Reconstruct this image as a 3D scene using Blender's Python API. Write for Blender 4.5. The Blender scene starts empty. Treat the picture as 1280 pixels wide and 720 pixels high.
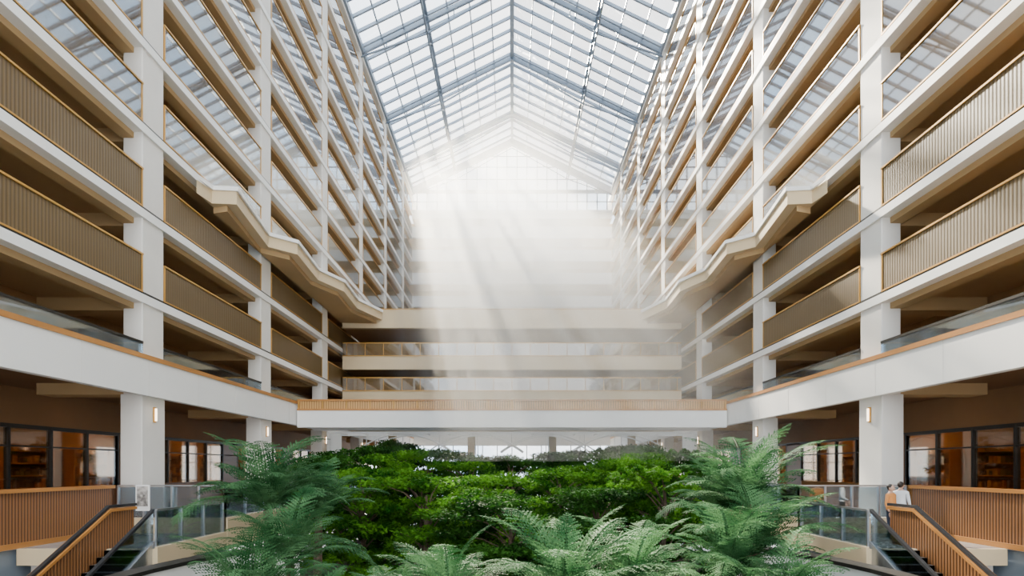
import bpy, math, random
import numpy as np
from mathutils import Vector, Matrix
random.seed(7); rng=np.random.default_rng(7)
C=bpy.context.scene.collection
EYE=1.7
# ---------------------------------------------------------------- materials
def nmat(name,col,rough=0.6,metal=0.0,var=0.08,scale=3.0,bump=0.0,spec=0.5,stretch=(1,1,1),col2=None):
    m=bpy.data.materials.new(name); m.use_nodes=True
    nt=m.node_tree; b=nt.nodes['Principled BSDF']
    tc=nt.nodes.new('ShaderNodeTexCoord'); mp=nt.nodes.new('ShaderNodeMapping'); mp.inputs['Scale'].default_value=stretch
    no=nt.nodes.new('ShaderNodeTexNoise'); no.inputs['Scale'].default_value=scale; no.inputs['Detail'].default_value=4
    rp=nt.nodes.new('ShaderNodeValToRGB')
    c2=col2 or tuple(max(0,c*(1-var*2)) for c in col)
    rp.color_ramp.elements[0].position=.3; rp.color_ramp.elements[1].position=.7
    rp.color_ramp.elements[0].color=(*c2,1); rp.color_ramp.elements[1].color=(*col,1)
    nt.links.new(tc.outputs['Object'],mp.inputs[0]); nt.links.new(mp.outputs[0],no.inputs['Vector'])
    nt.links.new(no.outputs['Fac'],rp.inputs[0]); nt.links.new(rp.outputs[0],b.inputs['Base Color'])
    b.inputs['Roughness'].default_value=rough; b.inputs['Metallic'].default_value=metal
    b.inputs['Specular IOR Level'].default_value=spec
    if bump>0:
        bp=nt.nodes.new('ShaderNodeBump'); bp.inputs['Strength'].default_value=bump; bp.inputs['Distance'].default_value=.02
        nt.links.new(no.outputs['Fac'],bp.inputs['Height']); nt.links.new(bp.outputs[0],b.inputs['Normal'])
    return m
def slatmat(name,c1,c2,freq,axis='Y',rough=.4,gloss=.5,coat=0):
    m=bpy.data.materials.new(name); m.use_nodes=True
    nt=m.node_tree; b=nt.nodes['Principled BSDF']
    tc=nt.nodes.new('ShaderNodeTexCoord'); w=nt.nodes.new('ShaderNodeTexWave')
    w.bands_direction=axis; w.inputs['Scale'].default_value=freq; w.inputs['Distortion'].default_value=0
    rp=nt.nodes.new('ShaderNodeValToRGB'); rp.color_ramp.elements[0].color=(*c1,1); rp.color_ramp.elements[1].color=(*c2,1)
    rp.color_ramp.elements[0].position=.25; rp.color_ramp.elements[1].position=.6
    nt.links.new(tc.outputs['Object'],w.inputs['Vector']); nt.links.new(w.outputs['Fac'],rp.inputs[0])
    nt.links.new(rp.outputs[0],b.inputs['Base Color']); b.inputs['Roughness'].default_value=rough
    b.inputs['Specular IOR Level'].default_value=gloss
    b.inputs['Coat Weight'].default_value=coat; b.inputs['Coat Roughness'].default_value=.05
    bp=nt.nodes.new('ShaderNodeBump'); bp.inputs['Strength'].default_value=.3; bp.inputs['Distance'].default_value=.02
    nt.links.new(w.outputs['Fac'],bp.inputs['Height']); nt.links.new(bp.outputs[0],b.inputs['Normal'])
    return m
def glassmat(name,tint,base_reflect=.06,grz=.9,rough=.03,diff=None,diff_fac=0.0,power=.5,mirror=(1,1,1)):
    m=bpy.data.materials.new(name); m.use_nodes=True; nt=m.node_tree
    for n in list(nt.nodes):
        if n.type!='OUTPUT_MATERIAL': nt.nodes.remove(n)
    out=[n for n in nt.nodes if n.type=='OUTPUT_MATERIAL'][0]
    t=nt.nodes.new('ShaderNodeBsdfTransparent'); t.inputs[0].default_value=(*tint,1)
    g=nt.nodes.new('ShaderNodeBsdfGlossy'); g.inputs['Roughness'].default_value=rough; g.inputs[0].default_value=(*mirror,1)
    src=t.outputs[0]
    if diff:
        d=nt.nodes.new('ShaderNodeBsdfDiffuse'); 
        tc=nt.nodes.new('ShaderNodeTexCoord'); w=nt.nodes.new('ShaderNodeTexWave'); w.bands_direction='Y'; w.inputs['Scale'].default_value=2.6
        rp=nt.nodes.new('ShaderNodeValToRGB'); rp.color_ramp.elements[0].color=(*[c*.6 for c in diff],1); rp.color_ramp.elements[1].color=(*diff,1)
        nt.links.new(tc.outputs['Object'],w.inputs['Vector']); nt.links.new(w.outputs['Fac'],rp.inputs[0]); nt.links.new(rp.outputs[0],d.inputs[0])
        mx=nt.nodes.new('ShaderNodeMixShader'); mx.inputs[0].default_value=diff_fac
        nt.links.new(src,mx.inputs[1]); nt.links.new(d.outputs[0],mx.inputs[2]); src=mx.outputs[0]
    lw=nt.nodes.new('ShaderNodeLayerWeight'); lw.inputs[0].default_value=power
    mr=nt.nodes.new('ShaderNodeMapRange'); mr.inputs['To Min'].default_value=base_reflect; mr.inputs['To Max'].default_value=grz
    nt.links.new(lw.outputs['Fresnel'],mr.inputs['Value'])
    m2=nt.nodes.new('ShaderNodeMixShader'); nt.links.new(mr.outputs[0],m2.inputs[0])
    nt.links.new(src,m2.inputs[1]); nt.links.new(g.outputs[0],m2.inputs[2]); nt.links.new(m2.outputs[0],out.inputs[0])
    return m
def emat(name,col,s):
    m=bpy.data.materials.new(name); m.use_nodes=True; b=m.node_tree.nodes['Principled BSDF']
    b.inputs['Base Color'].default_value=(*col,1); b.inputs['Emission Color'].default_value=(*col,1); b.inputs['Emission Strength'].default_value=s
    return m
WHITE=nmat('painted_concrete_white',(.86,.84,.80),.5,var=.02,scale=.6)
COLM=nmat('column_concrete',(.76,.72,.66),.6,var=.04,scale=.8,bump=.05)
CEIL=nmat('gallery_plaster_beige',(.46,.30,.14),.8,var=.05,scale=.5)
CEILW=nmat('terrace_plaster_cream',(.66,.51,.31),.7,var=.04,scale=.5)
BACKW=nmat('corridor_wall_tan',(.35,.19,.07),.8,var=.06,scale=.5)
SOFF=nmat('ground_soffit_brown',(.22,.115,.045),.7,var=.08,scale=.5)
DOORM=nmat('door_walnut',(.12,.055,.02),.5,var=.15,scale=2,stretch=(1,1,.2))
WOOD=nmat('oak_wood',(.52,.22,.05),.4,var=.15,scale=3,stretch=(1,.15,1))
SLAT=slatmat('wood_slats',(.09,.035,.012),(.28,.12,.04),3.2,'Y')
SLATX=slatmat('wood_slats_bridge',(.34,.17,.05),(.62,.34,.11),2.2,'X')
MESHP=slatmat('balcony_fluted_panel',(.085,.050,.016),(.135,.085,.030),2.6,'Y',.5,.3,.10)
BRASS=nmat('bronze_rail',(.52,.27,.05),.35,metal=.4,var=.05)
DARK=nmat('dark_metal',(.03,.028,.025),.4,metal=.5)
RUB=nmat('handrail_rubber',(.02,.02,.022),.5)
STEEL=nmat('roof_steel_grey',(.23,.28,.35),.45,var=.03)
STEELD=nmat('truss_steel_grey',(.14,.18,.24),.45,var=.03)
SST=nmat('brushed_steel',(.55,.57,.6),.3,metal=.9,stretch=(1,6,1))
FLOORM=nmat('stone_floor',(.36,.34,.32),.25,var=.1,scale=1.2)
LOWW=nmat('lower_wall_slate',(.20,.24,.28),.3,var=.1,scale=1.0)
SOIL=nmat('soil',(.06,.04,.025),.95,var=.3,scale=6,bump=.6)
RG=glassmat('roof_glass',(.94,.97,1),.03,.4,.02)
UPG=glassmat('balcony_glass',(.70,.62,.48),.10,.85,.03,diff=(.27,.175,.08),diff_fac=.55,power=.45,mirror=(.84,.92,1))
RAILG=glassmat('railing_glass',(.70,.82,.90),.08,.8,.02,power=.5)
SHOPG=glassmat('shop_glass',(.75,.65,.53),.05,.40,.03,power=.3)
WARM=emat('lamp_warm',(1,.62,.28),50)
WARMI=emat('shop_lamp_warm',(1,.62,.28),95)
WARMS=emat('lamp_sconce',(1,.82,.6),5)
# ---------------------------------------------------------------- mesh builder
class MB:
    def __init__(s): s.v=[];s.f=[];s.m=[];s.mats=[]
    def mi(s,m):
        if m not in s.mats: s.mats.append(m)
        return s.mats.index(m)
    def hexa(s,pts,m):
        o=len(s.v); s.v+= [tuple(p) for p in pts]; i=s.mi(m)
        for f in ((0,3,2,1),(4,5,6,7),(0,1,5,4),(1,2,6,5),(2,3,7,6),(3,0,4,7)):
            s.f.append(tuple(o+a for a in f)); s.m.append(i)
    def box(s,x0,x1,y0,y1,z0,z1,m):
        x0,x1=min(x0,x1),max(x0,x1);y0,y1=min(y0,y1),max(y0,y1)
        s.hexa([(x0,y0,z0),(x1,y0,z0),(x1,y1,z0),(x0,y1,z0),(x0,y0,z1),(x1,y0,z1),(x1,y1,z1),(x0,y1,z1)],m)
    def face(s,pts,m):
        o=len(s.v); s.v+=[tuple(p) for p in pts]; s.f.append(tuple(range(o,o+len(pts)))); s.m.append(s.mi(m))
    def prism(s,poly,z0,z1,m):
        n=len(poly);o=len(s.v); i=s.mi(m)
        s.v+=[(x,y,z0) for x,y in poly]+[(x,y,z1) for x,y in poly]
        s.f.append(tuple(o+a for a in range(n))[::-1]); s.m.append(i)
        s.f.append(tuple(o+n+a for a in range(n))); s.m.append(i)
        for a in range(n):
            b=(a+1)%n; s.f.append((o+a,o+b,o+n+b,o+n+a)); s.m.append(i)
    def beam(s,p,q,w,h,m,up=(0,0,1)):
        p=Vector(p);q=Vector(q);d=(q-p).normalized();up=Vector(up)
        if abs(d.dot(up))>.98: up=Vector((0,1,0))
        r=d.cross(up).normalized(); u=r.cross(d).normalized()
        a=r*w/2;b=u*h/2
        s.hexa([p-a-b,p+a-b,q+a-b,q-a-b,p-a+b,p+a+b,q+a+b,q-a+b],m)
    def tube(s,pts,r,m,n=8,r2=None):
        o=len(s.v);i=s.mi(m);N=len(pts);pts=[Vector(p) for p in pts]
        for k,p in enumerate(pts):
            d=(pts[min(k+1,N-1)]-pts[max(k-1,0)]).normalized()
            up=Vector((0,0,1)) if abs(d.z)<.9 else Vector((0,1,0))
            a=d.cross(up).normalized();b=a.cross(d)
            rr=r if r2 is None else r+(r2-r)*k/(N-1)
            for j in range(n):
                t=2*math.pi*j/n; s.v.append(tuple(p+a*math.cos(t)*rr+b*math.sin(t)*rr))
        for k in range(N-1):
            for j in range(n):
                j2=(j+1)%n; s.f.append((o+k*n+j,o+k*n+j2,o+(k+1)*n+j2,o+(k+1)*n+j)); s.m.append(i)
        s.f.append(tuple(o+j for j in range(n))[::-1]); s.m.append(i)
        s.f.append(tuple(o+(N-1)*n+j for j in range(n))); s.m.append(i)
    def make(s,name,parent=None,smooth=False,bevel=0):
        me=bpy.data.meshes.new(name); me.from_pydata(s.v,[],s.f)
        for m in s.mats: me.materials.append(m)
        me.polygons.foreach_set('material_index',s.m)
        if smooth: me.polygons.foreach_set('use_smooth',[True]*len(s.f))
        me.update(); ob=bpy.data.objects.new(name,me); C.objects.link(ob)
        if parent: ob.parent=parent
        if bevel:
            b=ob.modifiers.new('bevel','BEVEL'); b.width=bevel; b.segments=2; b.limit_method='ANGLE'
        return ob
def empty(name,loc=(0,0,0)):
    e=bpy.data.objects.new(name,None); C.objects.link(e); e.location=loc; return e
W=13.0; Y0=-8.0; YE=72.8; EAVE=37.6; RIDGE=44.0
NF=11
F=lambda k:5.05+3.0*k
colY=[19.7+9.3*i for i in range(-2,6)]
bays=[]; prev=Y0
for cy in colY: bays.append((prev,cy)); prev=cy+1.2
bays.append((prev,YE))
# ---------------------------------------------------------------- floors
mb=MB(); mb.box(-25,25,Y0,80,-4.5,-4.2,FLOORM); mb.make('floor')
mb=MB()
for s in (-1,1):
    mb.box(s*9.7,s*25,19,YE+4,-.35,0,FLOORM); mb.box(s*9.65,s*13.6,18.9,19,-1.05,.02,CEILW)
    mb.box(s*9.6,s*9.7,18.9,43,-1.05,.02,CEILW)
    mb.box(s*13.7,s*25,Y0,19,-.35,0,FLOORM)
mb.box(-9.7,9.7,43,YE+4,-.35,0,FLOORM)
mb.make('floor_mezzanine')
# ---------------------------------------------------------------- galleries
for s in (-1,1):
    side='left' if s<0 else 'right'
    for cy in colY:
        mb=MB(); z0=0 if cy>19 else -4.2
        mb.box(s*13.0,s*13.68,cy,cy+1.2,z0,EAVE,COLM)
        mb.box(s*12.98,s*13.75,cy-.05,cy+1.25,z0,4.3,COLM)
        mb.make('column',bevel=.03)
        sc=MB(); sc.tube([(s*12.9,cy+.6,3.4),(s*12.9,cy+.6,3.85)],.035,WARMS,10); sc.box(s*12.93,s*12.98,cy+.54,cy+.66,3.35,3.9,BRASS)
        if cy>0: sc.make('wall_sconce')
    for k in range(NF):
        f=F(k); mb=MB()
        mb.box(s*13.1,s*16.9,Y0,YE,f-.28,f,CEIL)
        if k==0:
            mb.box(s*12.78,s*13.05,Y0,YE,4.24,5.50,WHITE)
            mb.box(s*12.74,s*13.1,Y0,YE,5.50,5.66,WOOD)
            y=colY[2]-9.3*3
            while y<YE: mb.box(s*12.775,s*12.78,y,y+.012,4.24,5.5,COLM); y+=3.1
            for (a,b) in bays:
                mb.box(s*12.98,s*13.02,a,b,5.66,6.1,RAILG); mb.box(s*12.96,s*13.04,a,b,6.08,6.16,DARK)
        else:
            mb.box(s*12.94,s*13.3,Y0,YE,f-.54,f-.24,WHITE)
            mb.box(s*12.99,s*13.3,Y0,YE,f-.24,f-.14,DARK)
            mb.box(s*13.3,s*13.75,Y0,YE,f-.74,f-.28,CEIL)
            P=MESHP if k<=2 else UPG
            for (a,b) in bays:
                mb.box(s*12.99,s*13.04,a+.04,b-.04,f-.14,f+1.14,P)
                mb.box(s*12.95,s*13.08,a,b,f+1.14,f+1.20,BRASS)
                mb.box(s*12.97,s*13.06,a,b,f-.16,f-.11,BRASS)
                n=max(2,int((b-a)/1.6)) 
                for j in range(n+1):
                    y=a+.06+(b-a-.12)*j/n
                    mb.box(s*13.05,s*13.09,y-.025,y+.025,f,f+1.13,DARK if k<3 else SST)
                for j in (0,1):
                    y=(a+.04) if j==0 else (b-.04)
                    mb.box(s*12.97,s*13.06,y-.03,y+.03,f-.1,f+1.16,BRASS)
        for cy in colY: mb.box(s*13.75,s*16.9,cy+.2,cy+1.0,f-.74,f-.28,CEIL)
        mb.make('gallery_balcony')
        db=MB()
        y=Y0+2
        while y<YE-2:
            db.box(s*16.92,s*16.99,y,y+1.0,f+.01,f+2.15,DOORM); db.box(s*16.95,s*16.99,y-.1,y+1.1,f+.01,f+2.25,CEILW)
            db.box(s*16.86,s*16.92,y+.85,y+.93,f+1.0,f+1.06,BRASS)
            db.box(s*16.9,s*16.99,y+1.7,y+3.6,f+.9,f+2.15,DARK)
            y+=4.65
        db.make('door_%d'%(k+1+(0 if s<0 else NF)))
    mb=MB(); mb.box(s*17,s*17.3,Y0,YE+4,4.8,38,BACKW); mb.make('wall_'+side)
    mb=MB(); mb.box(s*12.9,s*17.3,Y0,YE+4,EAVE-.5,EAVE+.1,WHITE); mb.make('trim_%d'%(1 if s<0 else 2))
# ---------------------------------------------------------------- storefronts
for s in (-1,1):
    X=18.5; mb=MB()
    mb.box(s*X,s*(X+.15),Y0,YE,0,.9,SLAT if s<0 else BACKW)
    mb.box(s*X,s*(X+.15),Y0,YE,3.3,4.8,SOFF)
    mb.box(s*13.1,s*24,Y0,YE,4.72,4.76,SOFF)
    y=Y0; i=0
    while y<YE:
        mb.box(s*(X-.06),s*(X+.12),y,y+.1,.9,3.3,DARK); 
        if i%5==3: mb.box(s*(X-.05),s*(X+.13),y,y+1.9,0,3.3,SLAT)
        y+=1.9;i+=1
    mb.box(s*(X-.05),s*(X+.1),Y0,YE,3.2,3.35,DARK); mb.box(s*(X-.05),s*(X+.1),Y0,YE,2.5,2.56,DARK)
    mb.box(s*X,s*(X+.03),Y0,YE,.9,3.3,SHOPG)
    mb.make('window_%d'%(1 if s<0 else 2))
    mb=MB(); mb.box(s*24,s*24.3,Y0,YE,0,4.8,BACKW)
    mb.make('wall_shop_'+('left' if s<0 else 'right'))
    mb=MB(); y=2
    while y<60:
        for z in (.1,.7,1.3,1.9,2.5): mb.box(s*23.4,s*23.98,y,y+2.4,z,z+.05,WOOD)
        mb.box(s*23.4,s*23.98,y-.05,y,0,2.7,WOOD); mb.box(s*23.4,s*23.98,y+2.4,y+2.45,0,2.7,WOOD)
        for z in (.15,.75,1.35,1.95):
            x=y+.1
            while x<y+2.2:
                w=random.uniform(.1,.3); mb.box(s*23.5,s*23.8,x,x+w,z,z+random.uniform(.2,.42),random.choice([WOOD,BRASS,DOORM,DOORM])); x+=w+random.uniform(.02,.2)
        y+=4
    mb.make('shop_shelving')
    y=4
    while y<62:
        mb=MB(); mb.box(s*15.0,s*15.35,y,y+.35,4.65,4.70,WARM); mb.box(s*14.95,s*15.4,y-.05,y+.4,4.69,4.715,BRASS)
        mb.box(s*20.5,s*21.3,y,y+.8,4.65,4.715,WARMI)
        mb.make('ceiling_lamp'); y+=9.3
# ---------------------------------------------------------------- roof
mb=MB(); 
sl=lambda x:RIDGE-(RIDGE-EAVE)*abs(x)/W
y=Y0;i=0
while y<=YE+.01:
    for s in (-1,1): mb.beam((s*W,y,EAVE),(0,y,RIDGE),.16,.25,STEEL)
    y+=1.55
NP=7
for s in (-1,1):
    for j in range(0,NP):
        x=s*W*j/NP
        if j==0 and s>0: continue
        mb.beam((x,Y0,sl(x)),(x,YE,sl(x)),.10 if j else .38,.14 if j else .42,STEEL)
    mb.beam((s*(W-.1),Y0,EAVE),(s*(W-.1),YE,EAVE),.4,.5,STEEL)
mb.make('roof_frame')
mb=MB()
for s in (-1,1):
    mb.face([(0,Y0,RIDGE+.15),(s*W,Y0,EAVE+.15),(s*W,YE,EAVE+.15),(0,YE,RIDGE+.15)],RG)
mb.make('roof_glazing')
mb=MB()
ys=[colY[0]+.6+9.3*i for i in range(0,8)]+[YE-.2]
for y in ys:
    for s in (-1,1):
        mb.beam((s*W,y,EAVE-.15),(0,y,RIDGE-.2),.22,.38,STEELD)
        a=Vector((s*W,y,EAVE-.5)); b=Vector((s*7.3,y,sl(7.3)-1.3)); c=Vector((0,y,RIDGE-.8))
        mb.beam(a,b,.12,.12,STEELD); mb.beam(b,c,.12,.12,STEELD)
        for x in (10.8,9,7.3,5,2.6):
            t=Vector((s*x,y,sl(x)-.3)); 
            zz=(a.z+(b.z-a.z)*(W-x)/(W-7.3)) if x>=7.3 else (b.z+(c.z-b.z)*(7.3-x)/7.3)
            mb.beam(t,(s*x,y,zz),.08,.08,STEELD)
for s in (-1,1):
    x=s*7.3; zt=sl(x)-.15; zb=sl(x)-1.3
    mb.beam((x,Y0,zt),(x,YE,zt),.26,.26,STEELD); mb.beam((x,Y0,zb),(x,YE,zb),.14,.14,STEELD)
    y=Y0;up=0
    while y<YE-1.5:
        mb.beam((x,y,zb if up else zt),(x,y+1.55,zt if up else zb),.09,.09,STEELD); up=1-up; y+=1.55
mb.make('roof_truss')
mb=MB(); ZB=35.0
mb.beam((-W,YE,EAVE),(W,YE,EAVE),.3,.45,STEELD); mb.beam((-W,YE,ZB),(W,YE,ZB),.3,.4,WHITE); mb.beam((-W,YE,36.3),(W,YE,36.3),.1,.12,STEEL)
x=-W+1.3/2
while x<W:
    mb.beam((x,YE,ZB),(x,YE,sl(x)-.1),.16,.2,STEELD,up=(0,1,0)); x+=1.3
for z in (39.2,40.8,42.2):
    hw=W*(RIDGE-z)/(RIDGE-EAVE); mb.beam((-hw,YE,z),(hw,YE,z),.12,.14,STEELD)
for s in (-1,1): mb.beam((s*W,YE-.1,EAVE),(0,YE-.1,RIDGE),.4,.85,STEELD)
mb.face([(-W,YE+.1,ZB),(W,YE+.1,ZB),(W,YE+.1,EAVE),(0,YE+.1,RIDGE),(-W,YE+.1,EAVE)],RG)
mb.make('window_3')
mb=MB()
for k in range(0,10):
    f=F(k); mb.box(-13,13,YE-.05,YE+.2,f-.42,f+.9,WHITE); mb.box(-13,13,YE,YE+3.4,f-.28,f,CEILW)
    mb.box(-13,13,YE-.1,YE+.1,f+.9,f+.98,WHITE)
mb.box(-13,13,YE-.05,YE+3.4,ZB-.9,ZB,WHITE)
mb.make('gallery_balcony')
mb=MB(); mb.box(-17,17,YE+3.5,YE+3.8,4.8,ZB,CEILW)
mb.make('wall_back')
mb=MB(); mb.face([(-17,YE+3.4,0),(17,YE+3.4,0),(17,YE+3.4,4.8),(-17,YE+3.4,4.8)],RG)
for i in range(-8,9): mb.box(i*2-.06,i*2+.06,YE+3.3,YE+3.5,0,4.8,STEEL)
for z in (0,2.4,4.7): mb.box(-17,17,YE+3.3,YE+3.5,z,z+.1,STEEL)
mb.make('window_4')
# ---------------------------------------------------------------- stepped block (cross galleries)
mb=MB(); YB=42.6
for (zt,zb) in ((13.75,12.35),(10.2,9.2),(7.55,6.7)):
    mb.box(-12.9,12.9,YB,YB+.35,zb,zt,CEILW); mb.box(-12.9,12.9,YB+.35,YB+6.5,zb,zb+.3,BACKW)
    mb.box(-12.9,12.9,YB-.05,YB+.4,zt,zt+.06,BRASS)
    if zt<13:
        mb.box(-12.9,12.9,YB+.1,YB+.13,zt+.06,zt+1.0,UPG); mb.box(-12.9,12.9,YB+.08,YB+.15,zt+1.0,zt+1.07,BRASS)
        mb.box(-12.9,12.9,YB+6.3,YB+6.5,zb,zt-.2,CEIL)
        for i in range(-9,10): mb.box(i*1.4-.02,i*1.4+.02,YB+.08,YB+.15,zt,zt+1.0,BRASS)
for x in (-10.3,-3.5,3.5,10.3): mb.box(x-.3,x+.3,YB+5.4,YB+6.0,0,13,CEILW)
for s in (-1,1): mb.box(s*3.9,s*12.9,YB+6.3,YB+6.5,5,12.4,BACKW)
mb.box(-12.9,12.9,YB,YB+6.5,4.6,5.0,CEILW)
mb.make('cross_gallery')
P=[(-12.9,22.9),(-12.75,23.8),(-11.75,23.9),(-12.4,28.5),(-11.3,29.5),(-11.6,33.5),(-10.7,35.7),(-10.9,39.5),(-9.86,42.5),(-12.9,42.5)]
for s in (-1,1):
    mb=MB(); poly=[(-s*x,y) if s>0 else (x,y) for x,y in P]
    mb.prism(poly,12.95,13.5,CEILW); mb.prism([(x-s*.1,y-.06) for x,y in poly],13.5,13.68,WHITE)
    mb.prism([(s*12.9,24.2)]+[(x+s*.45,y+.1) for x,y in poly[2:-1]]+[(s*12.9,42.45)],12.7,12.96,CEIL)
    mb.make('terrace_slab')
# ---------------------------------------------------------------- bridge
mb=MB()
mb.box(-12.7,12.7,33.1,33.35,4.1,5.15,WHITE); mb.box(-12.7,12.7,33.35,36,4.4,5.0,WHITE); mb.box(-12.7,12.7,35.8,36,4.1,5.15,WHITE)
mb.box(-12.7,12.7,33.15,33.22,5.15,5.66,SLATX); mb.box(-12.7,12.7,33.08,33.3,5.66,5.76,WOOD); mb.box(-12.7,12.7,35.85,35.92,5.15,5.66,SLATX)
mb.box(-12.7,12.7,33.06,33.12,5.1,5.2,WOOD)
x=-12.6
while x<12.7: mb.box(x-.03,x+.03,33.09,33.15,5.1,5.72,BRASS); x+=1.4
mb.make('footbridge')
mb=MB()
for yy in (38.5,41):
    for cx in (-7.5,-2.5,2.5,7.5):
        pts=[(cx+3.3*t,yy,4.05-1.25*t*t) for t in [i/10-1 for i in range(21)]]
        mb.tube(pts,.05,WHITE,6)
    mb.box(-12.7,12.7,yy-.06,yy+.06,4.05,4.2,WHITE)
    for i in range(-5,6): mb.tube([(i*2.5,yy,2.6),(i*2.5,yy,4.1)],.03,WHITE,6)
for i in range(-8,9): mb.beam((i*1.5,38.5,4.12),(i*1.5,41,4.12),.06,.06,WHITE)
for x in (-12.6,12.6): mb.box(x-.1,x+.1,38.4,41.1,0,4.2,WHITE)
mb.make('canopy_truss')
# ---------------------------------------------------------------- escalators, landings, railings
for s in (-1,1):
    mb=MB(); mb.box(s*9.7,s*13.45,15.3,18.9,-.85,-.5,FLOORM); mb.box(s*9.62,s*9.7,15.2,18.9,-.95,-.45,CEILW); mb.box(s*9.7,s*13.45,15.2,15.3,-.95,-.5,CEILW)
    for (xx,yy) in ((9.9,15.6),(13.2,15.6)): mb.box(s*xx,s*(xx+.2),yy,yy+.2,-4.2,-.85,COLM)
    mb.make('landing_platform')
    mb=MB()
    def rail(p,q,z0,h,n):
        p=Vector((*p,0));q=Vector((*q,0))
        mb.beam(p+Vector((0,0,z0+h/2)),q+Vector((0,0,z0+h/2)),.02,h-.08,RAILG)
        mb.beam(p+Vector((0,0,z0+h)),q+Vector((0,0,z0+h)),.06,.05,SST)
        for i in range(n+1):
            a=p.lerp(q,i/n); mb.box(a.x-.025,a.x+.025,a.y-.025,a.y+.025,z0-.1,z0+h,SST)
    rail((s*13.4,19.05),(s*9.75,19.05),0,1.1,4)
    rail((s*9.75,19.05),(s*9.75,42.5),0,1.1,16)
    mb.make('glass_railing')
    mb=MB(); rail((s*9.72,15.3),(s*9.72,18.85),-.5,1.05,3); mb.make('glass_railing')
    yt,zt,yb,zb=15.3,-.5,8.9,-4.2
    mb=MB()
    n=24
    for i in range(n):
        a=yb+(yt-yb)*i/n; z=zb+(zt-zb)*(i+1)/n
        mb.box(s*9.9,s*10.95,a,a+(yt-yb)/n,z-.22,z-.02,SST); mb.box(s*9.9,s*10.95,a,a+.03,z-.2,z-.015,DARK)
    def para(x0,x1,h0,h1,m,ext=.0):
        x0,x1=min(s*x0,s*x1),max(s*x0,s*x1)
        mb.hexa([(x0,yb,zb+h0),(x1,yb,zb+h0),(x1,yt,zt+h0),(x0,yt,zt+h0),(x0,yb,zb+h1),(x1,yb,zb+h1),(x1,yt,zt+h1),(x0,yt,zt+h1)],m)
    para(11.0,11.12,-.6,1.0,SLAT); para(10.94,11.2,1.0,1.08,WOOD); para(10.98,11.08,1.1,1.18,RUB)
    para(9.76,9.88,-.6,.2,SST); para(9.8,9.82,.2,1.0,RAILG); para(9.77,9.86,1.0,1.08,RUB)
    para(9.88,11.0,-.6,-.4,SST)
    mb.box(s*11.0,s*11.12,yt,yt+1.0,zt-.3,zt+1.0,SLAT); mb.box(s*10.94,s*11.2,yt,yt+1.05,zt+1.0,zt+1.08,WOOD); mb.box(s*10.98,s*11.08,yt,yt+1.1,zt+1.1,zt+1.18,RUB)
    mb.make('escalator')
    mb=MB(); mb.box(s*13.5,s*13.62,Y0,18.9,-.35,1.02,SLAT); mb.box(s*13.42,s*13.8,Y0,18.95,1.02,1.12,WOOD); mb.box(s*13.46,s*13.64,Y0,18.9,-.5,-.35,WOOD)
    mb.make('slatted_parapet')
    mb=MB(); mb.box(s*13.55,s*13.75,Y0,19,-4.2,-.52,LOWW); mb.box(s*9.8,s*13.75,19.1,19.3,-4.2,-.4,LOWW); mb.make('wall_lower_'+('left' if s<0 else 'right'))
    pts=[(-5.6,14.6),(-6.2,14.0),(-6.7,13.2),(-7.05,12.2),(-7.25,11),(-7.3,9.5),(-7.3,5)]
    mb=MB()
    for (x,y),(x2,y2) in zip(pts[:-1],pts[1:]):
        a=(-s*x if s>0 else x,y); b=(-s*x2 if s>0 else x2,y2)
        mb.beam((a[0],a[1],-2.3),(b[0],b[1],-2.3),.3,3.9,WHITE); mb.beam((a[0],a[1],-.32),(b[0],b[1],-.32),.42,.08,DARK)
    mb.make('planter_wall')
mb=MB(); mb.box(-5.4,5.4,2,14.4,-4.2,-2.6,SOIL); mb.box(-9.3,9.3,14.8,42,-4.2,-2.6,SOIL)
mb.make('garden_bed')
# ---------------------------------------------------------------- foliage
def leafmat(name,c1,c2,rough=.45,trans=.35,scale=1.2):
    m=bpy.data.materials.new(name); m.use_nodes=True; nt=m.node_tree; b=nt.nodes['Principled BSDF']
    out=[n for n in nt.nodes if n.type=='OUTPUT_MATERIAL'][0]
    g=nt.nodes.new('ShaderNodeNewGeometry'); no=nt.nodes.new('ShaderNodeTexNoise'); no.inputs['Scale'].default_value=scale; no.inputs['Detail'].default_value=6
    rp=nt.nodes.new('ShaderNodeValToRGB'); rp.color_ramp.elements[0].color=(*c1,1); rp.color_ramp.elements[1].color=(*c2,1)
    rp.color_ramp.elements[0].position=.38; rp.color_ramp.elements[1].position=.62
    nt.links.new(g.outputs['Position'],no.inputs['Vector']); nt.links.new(no.outputs['Fac'],rp.inputs[0]); nt.links.new(rp.outputs[0],b.inputs['Base Color'])
    b.inputs['Roughness'].default_value=rough; b.inputs['Specular IOR Level'].default_value=.04
    t=nt.nodes.new('ShaderNodeBsdfTranslucent'); nt.links.new(rp.outputs[0],t.inputs[0])
    mx=nt.nodes.new('ShaderNodeMixShader'); mx.inputs[0].default_value=trans
    nt.links.new(b.outputs[0],mx.inputs[1]); nt.links.new(t.outputs[0],mx.inputs[2]); nt.links.new(mx.outputs[0],out.inputs[0])
    return m
FERN=leafmat('fern_leaf',(.016,.065,.020),(.085,.19,.075),.6,.25,2.2)
LEAF=leafmat('tree_leaf',(.013,.07,.005),(.10,.26,.018),.7,.35,1.1)
LEAFD=leafmat('tree_leaf_dark',(.008,.035,.006),(.038,.12,.014),.7,.25,1.1)
BARK=nmat('bark',(.12,.08,.05),.9,var=.3,scale=8,bump=.6)
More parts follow.
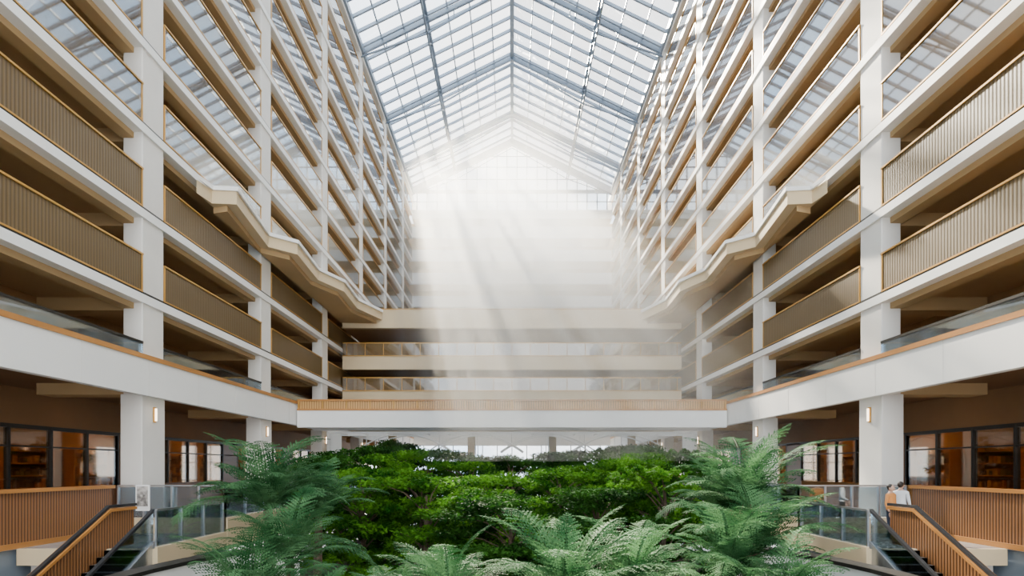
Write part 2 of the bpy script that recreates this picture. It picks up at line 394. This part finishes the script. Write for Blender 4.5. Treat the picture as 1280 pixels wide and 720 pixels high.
def fern_mesh(name,seed,nfr=22,L=2.0,trunk=1.6,npair=30):
    r=random.Random(seed)
    mb=MB(); mb.mi(FERN); 
    for a in range(nfr):
        az=2*math.pi*(a*.381966)+r.uniform(-.15,.15); t0=a/nfr
        elev=math.radians(84-60*t0+r.uniform(-8,8)); Lf=L*r.uniform(.78,1.12)
        n=npair+5; p=Vector((0,0,0)); pts=[p.copy()]; ang=elev; h=Vector((math.cos(az),math.sin(az),0)); side=Vector((-math.sin(az),math.cos(az),0))
        dirs=[]; cur=r.uniform(.75,1.15)
        for i in range(n):
            ang-= math.radians((1.1+4.2*(i/n)**1.3)*cur)
            d=h*math.cos(ang)+Vector((0,0,1))*math.sin(ang); dirs.append(d); p=p+d*Lf/n; pts.append(p.copy())
        mb.tube(pts[::3]+[pts[-1]],.016,FERN,4,.003)
        for i in range(4,n+1):
            u=i/n; d=dirs[min(i,n-1)]; nrm=side.cross(d).normalized()
            pl=Lf*.22*math.sin(math.pi*min(1,(u*.90+.12)))**.75*r.uniform(.88,1.08)
            for sd in (-1,1):
                droop=r.uniform(.1,.3)
                dr=(side*sd*.78+d*.66-Vector((0,0,droop*.5))).normalized()
                q0=pts[i]; nl=8
                for j in range(1,nl+1):
                    w=j/nl; c=q0+dr*pl*w-Vector((0,0,1))*(droop*.55*pl*w*w)
                    ll=Lf*.021*(1-.75*w)+.006; wd=pl/nl*.5
                    for s2 in (-1,1):
                        ld=(d*s2*.9+dr*.55).normalized()
                        e=c+ld*ll+nrm*r.uniform(-.01,.01)
                        b1=c-dr*wd; b2=c+dr*wd
                        o=len(mb.v); mb.v+=[tuple(b1),tuple(b2),tuple(e+dr*wd*.4),tuple(e-dr*wd*.1)]
                        mb.f.append((o,o+1,o+2,o+3)); mb.m.append(0)
    if trunk: mb.tube([(0,0,-trunk),(0.03,0,-trunk*.5),(0,0,.02)],.13,BARK,10,.09)
    me=bpy.data.meshes.new(name); me.from_pydata(mb.v,[],mb.f)
    for m in mb.mats: me.materials.append(m)
    me.polygons.foreach_set('material_index',mb.m); me.update(); return me
fm=[fern_mesh('fern_a',1,22,2.0,2.6,24),fern_mesh('fern_b',2,20,2.0,2.6,23),fern_mesh('fern_c',5,24,2.0,2.6,25)]
def inst(me,name,loc,rot=0,sc=1,scz=None):
    o=bpy.data.objects.new(name,me); C.objects.link(o); o.location=loc; o.rotation_euler=(0,0,rot); o.scale=(sc,sc,scz or sc); return o
ferns=[(-.95,8.4,-.42,.75),(.75,7.8,-.20,.90),(1.95,9.0,-.28,.80),(-.1,6.8,-1.0,.72),(-1.9,9.2,-.75,.7),
 (-5.4,12.4,.75,1.12),(-4.2,10.6,-.15,.9),(-4.9,14.2,.45,1.0),(-3.1,8.2,-1.0,.75),(-4.3,9.2,-.65,.9),
 (5.2,12.4,.88,1.12),(3.9,10.0,-.25,.9),(4.7,10.8,.05,.96),(2.9,8.2,-.85,.78),(5.4,14.2,.55,1.0),(4.2,8.8,-.7,.86)]
for i,(x,y,z,sc) in enumerate(ferns):
    inst(fm[i%3],'tree_fern',(x,y,z),i*1.3,sc)
def tree_mesh(name,seed,leaf,R=2.7,H=4.2):
    r=np.random.default_rng(seed); mb=MB()
    mb.tube([(0,0,-.2),(.1,.05,H*.3),(-.05,0,H*.6),(0,0,H*.9)],.13,BARK,8,.04)
    V=[]; pads=[]
    for i in range(30):
        a=r.uniform(0,2*np.pi); t=(i%7)/6+r.uniform(-.04,.04); z=H*(.30+.68*t); rad=R*np.sqrt(r.uniform(.03,1))*(1.0-.45*t)
        c=(rad*np.cos(a),rad*np.sin(a),z); pads.append((c,r.uniform(.5,1.05)))
        mb.tube([(0,0,z*.75),(c[0]*.5,c[1]*.5,z*.92),(c[0],c[1],z-.05)],.03,BARK,5,.012)
    for c,pr in pads:
        n=int(640*pr)
        u=r.normal(size=(n,3)); u/=np.linalg.norm(u,axis=1)[:,None]; rr=r.uniform(.1,1,size=(n,1))**.5
        p=np.array(c)+u*rr*np.array([pr,pr,pr*.20])
        p[:,2]+= .08*np.sin(p[:,0]*9+p[:,1]*7)
        d=r.normal(size=(n,3))*np.array([1,1,.6]); d/=np.linalg.norm(d,axis=1)[:,None]
        e=np.cross(d,np.array([0,0,1.])+r.normal(size=(n,3))*.6); e/=np.linalg.norm(e,axis=1)[:,None]
        s=r.uniform(.05,.10,size=(n,1))
        V.append(np.stack([p-d*s,p+e*s*.45,p+d*s,p-e*s*.45],1).reshape(-1,3))
    V=np.concatenate(V); li=mb.mi(leaf); o=len(mb.v)
    mb.v+= [tuple(a) for a in V]; 
    for i in range(len(V)//4): mb.f.append((o+4*i,o+4*i+1,o+4*i+2,o+4*i+3)); mb.m.append(li)
    me=bpy.data.meshes.new(name); me.from_pydata(mb.v,[],mb.f)
    for m in mb.mats: me.materials.append(m)
    me.polygons.foreach_set('material_index',mb.m); me.update(); return me
tm=[tree_mesh('tree_a',11,LEAF),tree_mesh('tree_b',12,LEAF),tree_mesh('tree_c',13,LEAFD),tree_mesh('tree_d',14,LEAFD)]
def top(y,py): return EYE+(585-py)*y/700
trees=[(0,16,622,2),(-2.6,17,600,1),(2.6,17,608,3),(-4.8,18,590,1),(4.9,18,586,0),(-.8,20,598,1),(1.8,21,588,0),(-3.4,21,590,0),(4.2,22,578,1),(-6.5,21,574,2),(6.6,21,578,3),
 (-5.5,25,566,0),(5.6,25,570,1),(-2,26,580,1),(2,26,584,0),(-7.6,26,566,2),(7.6,26,560,3),(0,29,572,2),(-4.5,30,560,3),(4.5,30,566,2),(-7.6,31,556,3),(7.6,31,560,2),(-2.3,32,572,2),(2.3,32,564,3),(-6.4,33.5,562,2),(6.4,33.5,557,3),(-7.6,36,553,2),(7.6,36,555,3),(-4,36,566,2),(4,36,562,3),(0,36,574,3)]
for i,(x,y,py,k) in enumerate(trees):
    h=top(y,py)+2.6; inst(tm[k],'ornamental_tree',(x,y,-2.6),i*2.1,.95,h/4.3)
def shrub_mesh(name,seed):
    r=np.random.default_rng(seed); n=5000
    u=r.normal(size=(n,3)); u/=np.linalg.norm(u,axis=1)[:,None]; u[:,2]=abs(u[:,2])
    p=u*(r.uniform(.5,1,size=(n,1)))*np.array([1,1,.9])*(1+.15*np.sin(u[:,:1]*9)*np.cos(u[:,1:2]*8))
    d=r.normal(size=(n,3)); d/=np.linalg.norm(d,axis=1)[:,None]; e=np.cross(d,u+r.normal(size=(n,3))*.3); e/=np.linalg.norm(e,axis=1)[:,None]
    s=r.uniform(.05,.1,size=(n,1)); q=np.stack([p-d*s,p+e*s*.4,p+d*s,p-e*s*.4],1).reshape(-1,3)
    me=bpy.data.meshes.new(name); me.from_pydata([tuple(a) for a in q],[],[(4*i,4*i+1,4*i+2,4*i+3) for i in range(n)]); me.materials.append(LEAFD); me.update(); return me
sm=shrub_mesh('shrub',3)
for i in range(44):
    y=random.uniform(7,16); x=random.uniform(-4.2,4.2) if y<14 else random.uniform(-7,7)
    inst(sm,'garden_shrub',(x,y,-2.6),i,random.uniform(.9,1.2),random.uniform(1.2,1.8))
# ---------------------------------------------------------------- people
SKIN=nmat('skin',(.55,.33,.23),.5,var=.04); HAIRM=nmat('hair_dark',(.03,.02,.015),.6); SHO=nmat('shoe_leather',(.03,.025,.02),.4); LIPS=nmat('lips',(.45,.15,.13),.4)
def person(loc,rot,shirt,pants,h=1.68):
    e=empty('person',loc); e.rotation_euler=(0,0,rot); k=h/1.72
    def skin(name,verts,edges,rad,mats,fn=None,sub=2):
        me=bpy.data.meshes.new(name); me.from_pydata([tuple(c*k for c in v) for v in verts],edges,[])
        ob=bpy.data.objects.new(name,me); C.objects.link(ob)
        sk=ob.modifiers.new('s','SKIN'); 
        for i,rr in enumerate(rad):
            d=me.skin_vertices[0].data[i]; d.radius=(rr[0]*k,rr[1]*k) if isinstance(rr,tuple) else (rr*k,rr*k); d.use_root=(i==0)
        ss=ob.modifiers.new('u','SUBSURF'); ss.levels=sub; ss.render_levels=sub
        dg=bpy.context.evaluated_depsgraph_get(); m2=bpy.data.meshes.new_from_object(ob.evaluated_get(dg))
        bpy.data.objects.remove(ob); m2.name=name
        m2.materials.clear()
        for m in mats: m2.materials.append(m)
        for p in m2.polygons:
            p.use_smooth=True
            p.material_index=fn(p.center/k) if fn else 0
        o=bpy.data.objects.new(name,m2); C.objects.link(o); o.parent=e; return o
    V=[(0,0,.95),(0,0,1.1),(0,.0,1.28),(0,0,1.42),(0,.01,1.50),(0,.02,1.56),
       (-.1,0,.88),(-.11,-.02,.5),(-.12,.03,.1),(-.12,-.12,.05),
       (.1,0,.88),(.11,.05,.5),(.12,.12,.12),(.12,-.02,.05),
       (-.17,0,1.41),(-.23,.02,1.13),(-.24,-.08,.9),
       (.17,0,1.41),(.23,.0,1.13),(.20,-.2,1.02)]
    E=[(0,1),(1,2),(2,3),(3,4),(4,5),(0,6),(6,7),(7,8),(8,9),(0,10),(10,11),(11,12),(12,13),(3,14),(14,15),(15,16),(3,17),(17,18),(18,19)]
    R=[(.15,.11),(.14,.1),(.16,.11),(.13,.09),.055,.05,.095,.065,.045,.035,.095,.065,.045,.035,.062,.046,.03,.062,.046,.03]
    def fn(c):
        if c.z>1.47: return 2
        if c.z<.09: return 3
        if abs(c.x)>.19 and c.z<1.14 and c.z>.86: return 2 if c.z<1.0 else 0
        return 1 if c.z<.97 else 0
    skin('body',V,E,R,[shirt,pants,SKIN,SHO],fn)
    for s,wr in ((-1,(-.24,-.09,.88)),(1,(.20,-.22,1.01))):
        w=Vector(wr); 
        vv=[tuple(w),tuple(w+Vector((0,-.01,-.06)))]; ee=[(0,1)]; rr=[.022,.03]
        for j,(dx,l) in enumerate(((-.03,.065),(-.01,.078),(.01,.072),(.03,.055))):
            o=len(vv); b=w+Vector((dx*.3,-.01+dx,-.085)); vv+=[tuple(b),tuple(b+Vector((0,-.008,-l*.5))),tuple(b+Vector((-s*.012,-.006,-l)))]; ee+=[(1,o),(o,o+1),(o+1,o+2)]; rr+=[.011,.009,.007]
        o=len(vv); vv+=[tuple(w+Vector((-s*.02,-.035,-.05))),tuple(w+Vector((-s*.025,-.055,-.085)))]; ee+=[(1,o),(o,o+1)]; rr+=[.011,.009]
        skin('hand',vv,ee,rr,[SKIN],None,1)
    hb=MB()
    def ell(c,r,mat):
        o=len(hb.v); i=hb.mi(mat); U=18;Vn=12
        for a in range(Vn+1):
            th=math.pi*a/Vn
            for b in range(U):
                ph=2*math.pi*b/U; z=math.cos(th); jaw=1-.22*max(0,-z)
                hb.v.append(tuple(k*q for q in (c[0]+r[0]*math.sin(th)*math.cos(ph)*jaw,c[1]+r[1]*math.sin(th)*math.sin(ph)*jaw,c[2]+r[2]*z)))
        for a in range(Vn):
            for b in range(U): hb.f.append((o+a*U+b,o+(a+1)*U+b,o+(a+1)*U+(b+1)%U,o+a*U+(b+1)%U)); hb.m.append(i)
    ell((0,-.01,1.62),(.075,.095,.115),SKIN); ell((0,.02,1.65),(.083,.1,.105),HAIRM); ell((0,-.108,1.605),(.013,.02,.024),SKIN)
    for s in (-1,1): ell((s*.078,0,1.615),(.012,.022,.032),SKIN); ell((s*.03,-.098,1.63),(.012,.008,.008),WHITE); ell((s*.03,-.104,1.63),(.006,.005,.006),DARK)
    ell((0,-.098,1.563),(.024,.008,.007),LIPS)
    hb.make('head',e,True)
    return e
person((11.5,17.0,-.5),.5,nmat('shirt_orange',(.75,.30,.08),.8),nmat('trousers_navy',(.03,.04,.07),.8))
person((12.15,17.5,-.5),2.2,nmat('shirt_white',(.75,.75,.75),.8),nmat('trousers_black',(.02,.02,.02),.8),1.75)
mb=MB(); mb.box(-12.3,-11.85,18.3,18.34,.3,1.15,WHITE); mb.box(-12.25,-11.9,18.28,18.3,.45,1.1,nmat('poster_print',(.6,.55,.5),.5,var=.4,scale=9)); mb.box(-12.1,-12.05,18.34,18.38,-.5,.5,SST); mb.box(-12.3,-11.85,18.15,18.5,-.5,-.47,SST)
mb.make('sign_stand')
# ---------------------------------------------------------------- haze: light beams and glow shaped into the density, beams follow the sun
SX,SZ=.22,.76
SUN=Vector((SX,-1,-SZ)).normalized()
m=bpy.data.materials.new('light_shaft_haze'); m.use_nodes=True; nt=m.node_tree
for n in list(nt.nodes):
    if n.type!='OUTPUT_MATERIAL': nt.nodes.remove(n)
out=[n for n in nt.nodes if n.type=='OUTPUT_MATERIAL'][0]
N=nt.nodes.new; Lk=nt.links.new
def M(op,a,b=None,c=None):
    n=N('ShaderNodeMath'); n.operation=op
    for i,v in enumerate((a,b,c)):
        if v is None: continue
        if isinstance(v,(int,float)): n.inputs[i].default_value=v
        else: Lk(v,n.inputs[i])
    return n.outputs[0]
def SM(v,a,b,lo=0,hi=1):
    n=N('ShaderNodeMapRange'); n.interpolation_type='SMOOTHSTEP'; Lk(v,n.inputs['Value'])
    n.inputs['From Min'].default_value=a;n.inputs['From Max'].default_value=b;n.inputs['To Min'].default_value=lo;n.inputs['To Max'].default_value=hi
    return n.outputs[0]
tc=N('ShaderNodeTexCoord'); sp=N('ShaderNodeSeparateXYZ'); Lk(tc.outputs['Object'],sp.inputs[0])
X,Y,Z=sp.outputs
u=M('MULTIPLY_ADD',M('SUBTRACT',Y,35),SX,X); v=M('MULTIPLY_ADD',M('SUBTRACT',Y,35),-SZ,Z)
cb=N('ShaderNodeCombineXYZ'); Lk(u,cb.inputs[0]); Lk(v,cb.inputs[1])
no=N('ShaderNodeTexNoise'); no.inputs['Scale'].default_value=.75; no.inputs['Detail'].default_value=0; Lk(cb.outputs[0],no.inputs['Vector'])
st=SM(no.outputs['Fac'],.45,.62)
env=M('MULTIPLY',M('MULTIPLY',SM(u,-9,-3),SM(u,12,5)),M('MULTIPLY',SM(v,7.5,8.8),SM(v,20,10)))
env=M('MULTIPLY',M('MULTIPLY',env,SM(Y,18,28)),M('MULTIPLY',SM(X,12.5,8),SM(X,-12.5,-7)))
beams=M('MULTIPLY',M('MULTIPLY',st,env),.10)  # light shafts put in as streaks of denser haze along the sun direction
dx=M('DIVIDE',M('SUBTRACT',X,.2),14); dy=M('DIVIDE',M('SUBTRACT',Y,58),25); dz=M('DIVIDE',M('SUBTRACT',Z,19.5),17)
r2=M('SQRT',M('ADD',M('ADD',M('MULTIPLY',dx,dx),M('MULTIPLY',dy,dy)),M('MULTIPLY',dz,dz)))
glow=M('MULTIPLY',SM(r2,1.0,.0),.075)  # bright glow at the far end put in as an ellipsoid of denser haze
den=M('ADD',beams,glow)
vs=N('ShaderNodeVolumeScatter'); vs.inputs['Color'].default_value=(1,.965,.90,1); vs.inputs['Anisotropy'].default_value=.5
Lk(den,vs.inputs['Density']); Lk(vs.outputs[0],out.inputs['Volume'])
mb=MB(); mb.box(-12.7,12.7,17.5,72.5,2.0,36.8,m); mb.make('beam_glow_haze')
# ---------------------------------------------------------------- light
w=bpy.data.worlds.new('sky'); bpy.context.scene.world=w; w.use_nodes=True; nt=w.node_tree; bg=nt.nodes['Background']
tc=nt.nodes.new('ShaderNodeTexCoord'); no=nt.nodes.new('ShaderNodeTexNoise'); no.inputs['Scale'].default_value=3; no.inputs['Detail'].default_value=5
rp=nt.nodes.new('ShaderNodeValToRGB'); rp.color_ramp.elements[0].color=(.58,.79,1,1); rp.color_ramp.elements[1].color=(1,.98,.95,1); rp.color_ramp.elements[0].position=.38; rp.color_ramp.elements[1].position=.60
nt.links.new(tc.outputs['Generated'],no.inputs[0]); nt.links.new(no.outputs['Fac'],rp.inputs[0]); nt.links.new(rp.outputs[0],bg.inputs[0]); bg.inputs[1].default_value=5.0
L=bpy.data.lights.new('sun','SUN'); L.energy=70; L.angle=.03; L.color=(1,.88,.69)
o=bpy.data.objects.new('sun',L); C.objects.link(o); o.rotation_euler=SUN.to_track_quat('-Z','Y').to_euler()
cam=bpy.data.cameras.new('camera'); co=bpy.data.objects.new('camera',cam); C.objects.link(co)
co.location=(0,0,EYE); co.rotation_euler=(math.pi/2,0,0); cam.lens=700/1280*36; cam.shift_y=225/1280; cam.clip_end=500
bpy.context.scene.camera=co
